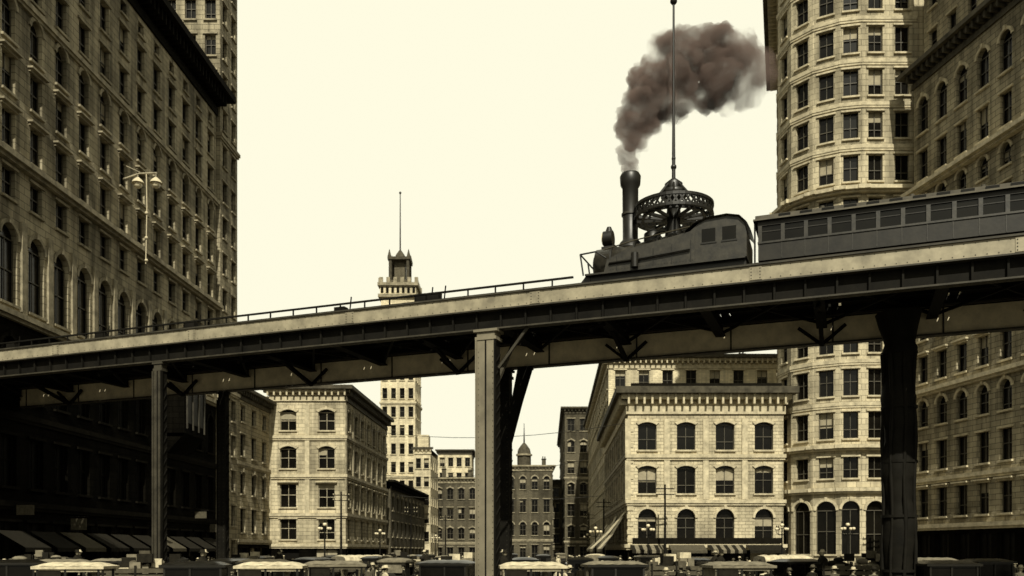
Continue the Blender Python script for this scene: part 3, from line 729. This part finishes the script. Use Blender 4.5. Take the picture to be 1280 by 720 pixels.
# ------------------------------------------------------------------ vehicles
def wheel(B,x,y,r=.38):
    B.tube('t','rubber',[(x,y-.06,r),(x,y+.06,r)],r,20); B.tube('h','frame',[(x,y-.08,r),(x,y+.08,r)],r*.25,10)
    for k in range(5):
        a=k*math.pi/5; B.beam('s','framel',(x-math.cos(a)*r*.75,y-.07 if y<0 else y+.07,r-math.sin(a)*r*.75),(x+math.cos(a)*r*.75,y-.07 if y<0 else y+.07,r+math.sin(a)*r*.75),.035)
def fender(B,x,y,r=.5):
    pts=[(x+r*math.cos(t),r*.75+r*math.sin(t)) for t in [math.radians(a) for a in range(0,181,20)]]
    for (a,za),(b,zb) in zip(pts,pts[1:]): B.face('f','paint',[(a,y-.14,za),(b,y-.14,zb),(b,y+.14,zb),(a,y+.14,za)],True)
def car_mesh(roofmat,bodymat,closed):
    B=Acc('car')
    prof=[(-1.9,.5),(-1.95,.95),(-1.8,1.15),(-.1,1.15),(.45,1.12),(.5,1.1),(1.55,1.0),(1.6,.5)]
    B.prism('body',bodymat,prof,-.62,.62)
    B.box('cabside',bodymat,-1.85,.35,-.78,.78,.5,1.12)
    B.box('radiator','rail',1.6,1.68,-.36,.36,.5,1.05); B.box('chassis','paint',-1.9,1.75,-.4,.4,.38,.5)
    B.box('board','paint',-.9,.9,-.95,.95,.42,.47)
    for wx in (-1.35,1.35):
        for s in (-.78,.78): wheel(B,wx,s); fender(B,wx,s)
    for s in (-.4,.4): B.tube('lamp','rail',[(1.7,s,1.0),(1.85,s,1.0)],[.1,.14],12); B.tube('lens','lampglass',[(1.85,s,1.0),(1.86,s,1.0)],.12,12)
    B.tube('spare','rubber',[(-2.05,0,.95),(-2.15,0,.95)],.36,18)
    for x in (-1.8,-.85,.3):
        for s in (-.74,.74): B.box('post',bodymat,x-.04,x+.04,s-.03,s+.03,1.1,1.98)
    if closed:
        for s in (-.72,.72):
            B.box('glass','glass',-1.76,-.9,s-.01,s+.01,1.2,1.85); B.box('glass','glass',-.8,.26,s-.01,s+.01,1.2,1.85)
            B.box('panel',bodymat,-1.84,.34,s-.02,s+.02,1.85,1.98)
        B.box('glass','glass',.3,.32,-.7,.7,1.2,1.85); B.box('back',bodymat,-1.84,-1.8,-.72,.72,1.1,1.98); B.box('rearglass','glass',-1.86,-1.84,-.3,.3,1.4,1.75)
    else:
        B.box('glass','glass',.42,.44,-.66,.66,1.15,1.6); B.box('seat','cloth_d',-1.7,-1.2,-.66,.66,.9,1.45); B.box('seat','cloth_d',-.5,-.1,-.66,.66,.9,1.4)
        B.box('backcurtain',roofmat,-1.86,-1.83,-.72,.72,1.3,1.98)
        for s in (-.75,.75): B.box('side_valance',roofmat,-1.9,.4,s-.01,s+.01,1.8,1.95); B.box('side_curtain','cloth_d',-1.8,-1.0,s-.02,s+.0,1.15,1.85)
        for x,y in ((-1.3,-.3),(-1.3,.3),(-.25,.3)):
            B.tube('rider','cloth_d',[(x,y,1.0),(x,y,1.35),(x,y,1.5)],[.2,.2,.08],10); B.ball('rider','skin',(x+.02,y,1.62),.1,10,1.2); B.tube('rider','straw',[(x,y,1.7),(x,y,1.72),(x,y,1.8)],[.17,.11,.09],12)
    nx,ny=10,10
    def rp(i,j):
        x=-2.0+2.5*i/nx; y=-.84+1.68*j/ny
        u=(2*i/nx-1); v=(2*j/ny-1)
        return (x,y,2.0+.13*(1-abs(v)**3)*(1-abs(u)**8)+(.02 if i in (2,4,6,8) else 0))
    for i in range(nx):
        for j in range(ny): B.face('top',roofmat,[rp(i,j),rp(i+1,j),rp(i+1,j+1),rp(i,j+1)],True)
    B.box('rim',roofmat if not closed else 'paint',-2.0,.5,-.84,.84,1.9,1.999)
    return B.single()
def truck_mesh():
    B=Acc('truck')
    B.box('bed','cloth_m',-2.6,.9,-.95,.95,.9,1.4); B.box('chassis','paint',-2.6,2.3,-.5,.5,.6,.85)
    B.prism('hood','paint',[(1.3,.85),(1.3,1.35),(2.3,1.25),(2.35,.85)],-.45,.45); B.box('cab','paint',.9,1.3,-.8,.8,.85,1.5); B.box('rad','rail',2.35,2.42,-.4,.4,.8,1.25)
    for wx in (-1.7,1.8):
        for s in (-.85,.85): wheel(B,wx,s,.45); fender(B,wx,s,.55)
    n=10; secs=[]
    for i in range(11):
        x=-2.7+4.4*i/10; d=0 if i%2 else .09
        secs.append([(x,(1.02-d*.6)*math.cos(math.pi*k/n),1.3+(.62-d*.5)*min(1,2.2*math.sin(math.pi*k/n))+(.3-d*.5)*math.sin(math.pi*k/n)) for k in range(n+1)])
    for a,b in zip(secs,secs[1:]):
        for k in range(n): B.face('canvas','canvas',[a[k],a[k+1],b[k+1],b[k]])
    B.face('canvas','canvasm',secs[0]); B.face('canvas','cloth_d',secs[-1])
    return B.single()
def wagon_mesh(seed):
    r=random.Random(seed); B=Acc('w')
    B.box('bed','wood',-2.3,1.6,-.9,.9,.85,1.0)
    for s in (-.92,.92):
        for z in (1.05,1.3,1.55): B.box('slat','cloth_m',-2.3,1.6,s-.02,s+.02,z,z+.18)
        for x in (-2.2,-1,.3,1.5): B.box('stake','wood',x,x+.08,s-.05,s+.05,.9,1.85)
    for wx,rr_ in ((-1.5,.6),(1.1,.5)):
        for s in (-1.05,1.05): wheel(B,wx,s,rr_)
    for i in range(40):
        x=r.uniform(-2,1.2); y=r.uniform(-.7,.7); z=r.uniform(1.2,2.35)-.25*abs(x+.4)
        m=r.choice(['canvasm','cloth_m','canvasm','cloth_d','cloth_d','wood','canvas'])
        if r.random()<.35: B.ball('sack',m,(x,y,z),r.uniform(.18,.28),10,.6,r.uniform(1.0,1.6),r.uniform(.8,1.2))
        else: w=r.uniform(.15,.3); B.box('crate',m,x-w,x+w,y-.2,y+.2,z-.18,z+.18)
    B.box('seat','wood',1.3,1.8,-.8,.8,1.5,1.6); B.beam('shaft','wood',(1.6,.5,.8),(3.4,.4,.95),.07); B.beam('shaft','wood',(1.6,-.5,.8),(3.4,-.4,.95),.07)
    for y in (-.35,.3):
        B.tube('driver','cloth_d',[(1.5,y,1.55),(1.5,y,2.0),(1.52,y,2.15),(1.53,y,2.2)],[.2,.21,.1,.06],12); B.ball('driver','skin',(1.55,y,2.3),.1,10,1.2)
        B.tube('driver','cloth_l' if y>0 else 'cloth_d',[(1.54,y,2.37),(1.54,y,2.39),(1.54,y,2.5)],[.19,.11,.09],14)
        B.tube('driver','cloth_d',[(1.5,y,1.65),(1.95,y,1.65),(2.0,y,1.25)],[.11,.09,.06],8); B.tube('driver','cloth_d',[(1.5,y+.2,2.05),(1.65,y+.22,1.8),(1.95,y+.1,1.8)],[.07,.055,.04],8)
    return B.single()
cars=[car_mesh('canvas','paint',False),car_mesh('canvasm','paint',False),car_mesh('paint','paint',True),car_mesh('cloth_m','paint',True),car_mesh('canvasm','carside',True)]
trk=truck_mesh(); wg=[wagon_mesh(1),wagon_mesh(2),wagon_mesh(3)]
V=[(122,34,0,.1),(365,35,0,.1),(440,39,1,.3),(540,42,2,2.9),(690,35,0,.05),(790,38,4,.1),(850,56,2,2.8),(945,36,1,.1),(1010,48,2,.4),(1200,40,2,.1),(270,37,2,.15),(165,50,4,.2),
   (300,52,2,1.3),(500,54,1,1.45),(655,58,2,1.6),(725,60,3,1.5),(890,62,3,.2),(470,72,2,1.55),(560,80,4,1.5),(610,94,3,1.6),(680,104,2,1.5),(760,76,2,1.5),(225,62,2,.5),(40,44,2,.2),(1150,56,1,2.9),(535,116,3,1.5),(640,135,2,1.6),(700,150,1,1.6),(400,60,2,1.2),(820,84,2,.2),(590,68,3,1.6),(1245,48,2,.3),(330,75,2,1.5),(520,95,2,1.5),(80,62,3,.4),(350,46,3,.1),(100,46,1,.3),(420,88,2,1.5)]
for px,y,k,r in V:
    place('vintage_car',cars[k],((px-640)/1100*y,y,0),r,1.05)
for px,y,r in ((455,74,.9),(985,76,.3),(745,96,1.4)): place('canvas_truck',trk,((px-640)/1100*y,y,0),r,1.05)
for i,(px,y,r) in enumerate(((205,40,.25),(320,64,.1),(505,66,.4),(1070,46,2.9),(860,46,.2),(60,54,.3),(620,86,1.5),(590,46,.1))): place('loaded_wagon',wg[i%3],((px-640)/1100*y,y,0),r,1.1)
# ------------------------------------------------------------------ people
def person(name,lean,stride,coat,hat,skirt=False):
    J={'pel':(0,0,.95,.16),'wa':(0,0,1.12,.145),'ch':(lean*.3,0,1.36,.175),'nk':(lean*.4,0,1.5,.065),'nk2':(lean*.45,0,1.56,.06),
       'hL':(0,.09,.88,.1),'kL':(stride*.5,.1,.5,.07),'aL':(stride*.6,.1,.09,.045),'tL':(stride*.6+.17,.11,.04,.035),
       'hR':(0,-.09,.88,.1),'kR':(-stride*.15,-.1,.5,.07),'aR':(-stride*.8,-.1,.1,.045),'tR':(-stride*.8+.17,-.11,.04,.035),
       'sL':(lean*.35,.2,1.42,.07),'eL':(-stride*.25,.26,1.15,.05),'wL':(stride*.1-.02,.27,.9,.035),'mL':(stride*.2,.27,.82,.035),
       'sR':(lean*.35,-.2,1.42,.07),'eR':(stride*.2,-.26,1.15,.05),'wR':(stride*.6,-.25,.93,.035),'mR':(stride*.75,-.25,.86,.035)}
    E_=[('pel','wa'),('wa','ch'),('ch','nk'),('nk','nk2'),('pel','hL'),('hL','kL'),('kL','aL'),('aL','tL'),('pel','hR'),('hR','kR'),('kR','aR'),('aR','tR'),
        ('ch','sL'),('sL','eL'),('eL','wL'),('wL','mL'),('ch','sR'),('sR','eR'),('eR','wR'),('wR','mR')]
    ks=list(J); me=bpy.data.meshes.new('t'); me.from_pydata([J[k][:3] for k in ks],[(ks.index(a),ks.index(b)) for a,b in E_],[])
    o=bpy.data.objects.new('t',me); scene.collection.objects.link(o)
    md=o.modifiers.new('s','SKIN')
    for i,k in enumerate(ks): r=J[k][3]; me.skin_vertices[0].data[i].radius=(r,r); 
    me.skin_vertices[0].data[0].use_root=True
    o.modifiers.new('u','SUBSURF').levels=1
    dg=bpy.context.evaluated_depsgraph_get(); dg.update(); em=o.evaluated_get(dg).to_mesh()
    B=Acc(name)
    for p in em.polygons:
        pts=[em.vertices[i].co.copy() for i in p.vertices]; z=sum(q.z for q in pts)/len(pts); yy=abs(sum(q.y for q in pts)/len(pts))
        mt='skin' if z>1.51 or (z<.9 and z>.78 and yy>.22) else coat
        if z<.1: mt='paint'
        B.face('b',mt,pts,True)
    bpy.data.objects.remove(o)
    hx=lean*.5+.02
    B.ball('h','skin',(hx,0,1.66),.098,14,1.25); B.ball('hair','cloth_d',(hx-.025,0,1.69),.1,12,1.1)
    B.tube('nose','skin',[(hx+.08,0,1.68),(hx+.12,0,1.64)],[.012,.02],6)
    for s in (-1,1): B.ball('ear','skin',(hx,s*.098,1.66),.022,6,1.5); B.ball('eye','paint',(hx+.088,s*.035,1.685),.012,6)
    B.tube('mouth','cloth_m',[(hx+.09,-.025,1.60),(hx+.09,.025,1.60)],.006,5)
    B.tube('hat',hat,[(hx,0,1.735),(hx,0,1.745)],.175 if hat!='cloth_l' else .21,18); B.tube('hat',hat,[(hx,0,1.745),(hx,0,1.83),(hx,0,1.86)],[.105,.1,.06],16)
    zz=[1.1,.8,.55,.42] if not skirt else [1.1,.8,.4,.1]
    B.tube('coat',coat,[(0,0,z) for z in zz],[.16,.2,.23,.25] if not skirt else [.14,.23,.29,.33],14,caps=False)
    return B.single()
ppl=[person('pedestrian',.08,.3,'cloth_d','cloth_d'),person('pedestrian',.0,.1,'cloth_m','straw'),person('pedestrian',.05,.25,'cloth_l','cloth_l',True),person('pedestrian',.02,.15,'cloth_d','straw'),person('pedestrian',.1,.28,'cloth_d','cloth_m',True),person('pedestrian',.04,.2,'cloth_m','cloth_d')]
for i in range(400):
    y=random.uniform(40,125); side=random.random()
    if i>230: y=random.uniform(40,70); side=.9
    if side<.3: x=XA(min(y,114))+random.uniform(1,4) if y<114 else -21+random.uniform(2,6)
    elif side<.6: x=XR(max(y,95))-random.uniform(.5,6) if y>92 else random.uniform(8,34)
    else: x=(random.uniform(20,1270)-640)/1100*y; 
    if side>=.6 and y>90: x=random.uniform(-16,8)
    if abs(x+1)<1.3 and y<44: x+=3
    place('pedestrian',random.choice(ppl),(x,y,.0 if side>.6 else .14),random.uniform(0,6.28),random.uniform(.95,1.1))
# ------------------------------------------------------------------ light
w=bpy.data.worlds.new('World'); scene.world=w; w.use_nodes=True; nt=w.node_tree; N=nt.nodes; L=nt.links
EL_,AZ=math.radians(46),0
bg=N['Background']; sky=N.new('ShaderNodeTexSky'); sky.sky_type='NISHITA'; sky.sun_disc=False
sky.sun_elevation=EL_; sky.sun_rotation=math.radians(180); sky.dust_density=4; sky.air_density=1.5
bw=N.new('ShaderNodeRGBToBW'); L.new(sky.outputs[0],bw.inputs[0])
tcw=N.new('ShaderNodeTexCoord'); sx_=N.new('ShaderNodeSeparateXYZ'); L.new(tcw.outputs['Generated'],sx_.inputs[0])
hz=N.new('ShaderNodeMapRange'); hz.interpolation_type='SMOOTHSTEP'; hz.inputs[1].default_value=.2; hz.inputs[2].default_value=.7; hz.inputs[3].default_value=.5; hz.inputs[4].default_value=4.6
L.new(sx_.outputs[1],hz.inputs[0])
g=N.new('ShaderNodeMath'); g.operation='MULTIPLY'; L.new(bw.outputs[0],g.inputs[0]); L.new(hz.outputs[0],g.inputs[1])
mn=N.new('ShaderNodeMath'); mn.operation='MINIMUM'; mn.inputs[1].default_value=1/.15; L.new(g.outputs[0],mn.inputs[0])
sc=N.new('ShaderNodeVectorMath'); sc.operation='SCALE'; sc.inputs[0].default_value=(1.0,.97,.76); L.new(mn.outputs[0],sc.inputs['Scale'])
L.new(sc.outputs[0],bg.inputs['Color']); bg.inputs['Strength'].default_value=.15
sl=bpy.data.lights.new('sun','SUN'); sl.energy=5; sl.angle=math.radians(.5); sl.color=(1,.95,.79)
so=bpy.data.objects.new('sun',sl); scene.collection.objects.link(so)
d=Vector((.05,-math.cos(EL_),math.sin(EL_)))
so.rotation_euler=d.to_track_quat('Z','Y').to_euler()
# ------------------------------------------------------------------ camera
cam=bpy.data.cameras.new('camera'); co=bpy.data.objects.new('camera',cam); scene.collection.objects.link(co)
co.location=(0,0,E); co.rotation_euler=(math.radians(90),0,0)
cam.sensor_width=36; cam.lens=1100/1280*36; cam.shift_y=328/1280; cam.clip_end=3000; cam.clip_start=.5
cam.dof.use_dof=True; cam.dof.focus_distance=22; cam.dof.aperture_fstop=1.5
scene.camera=co
scene.view_settings.view_transform='Standard'; scene.view_settings.look='None'; scene.view_settings.exposure=0
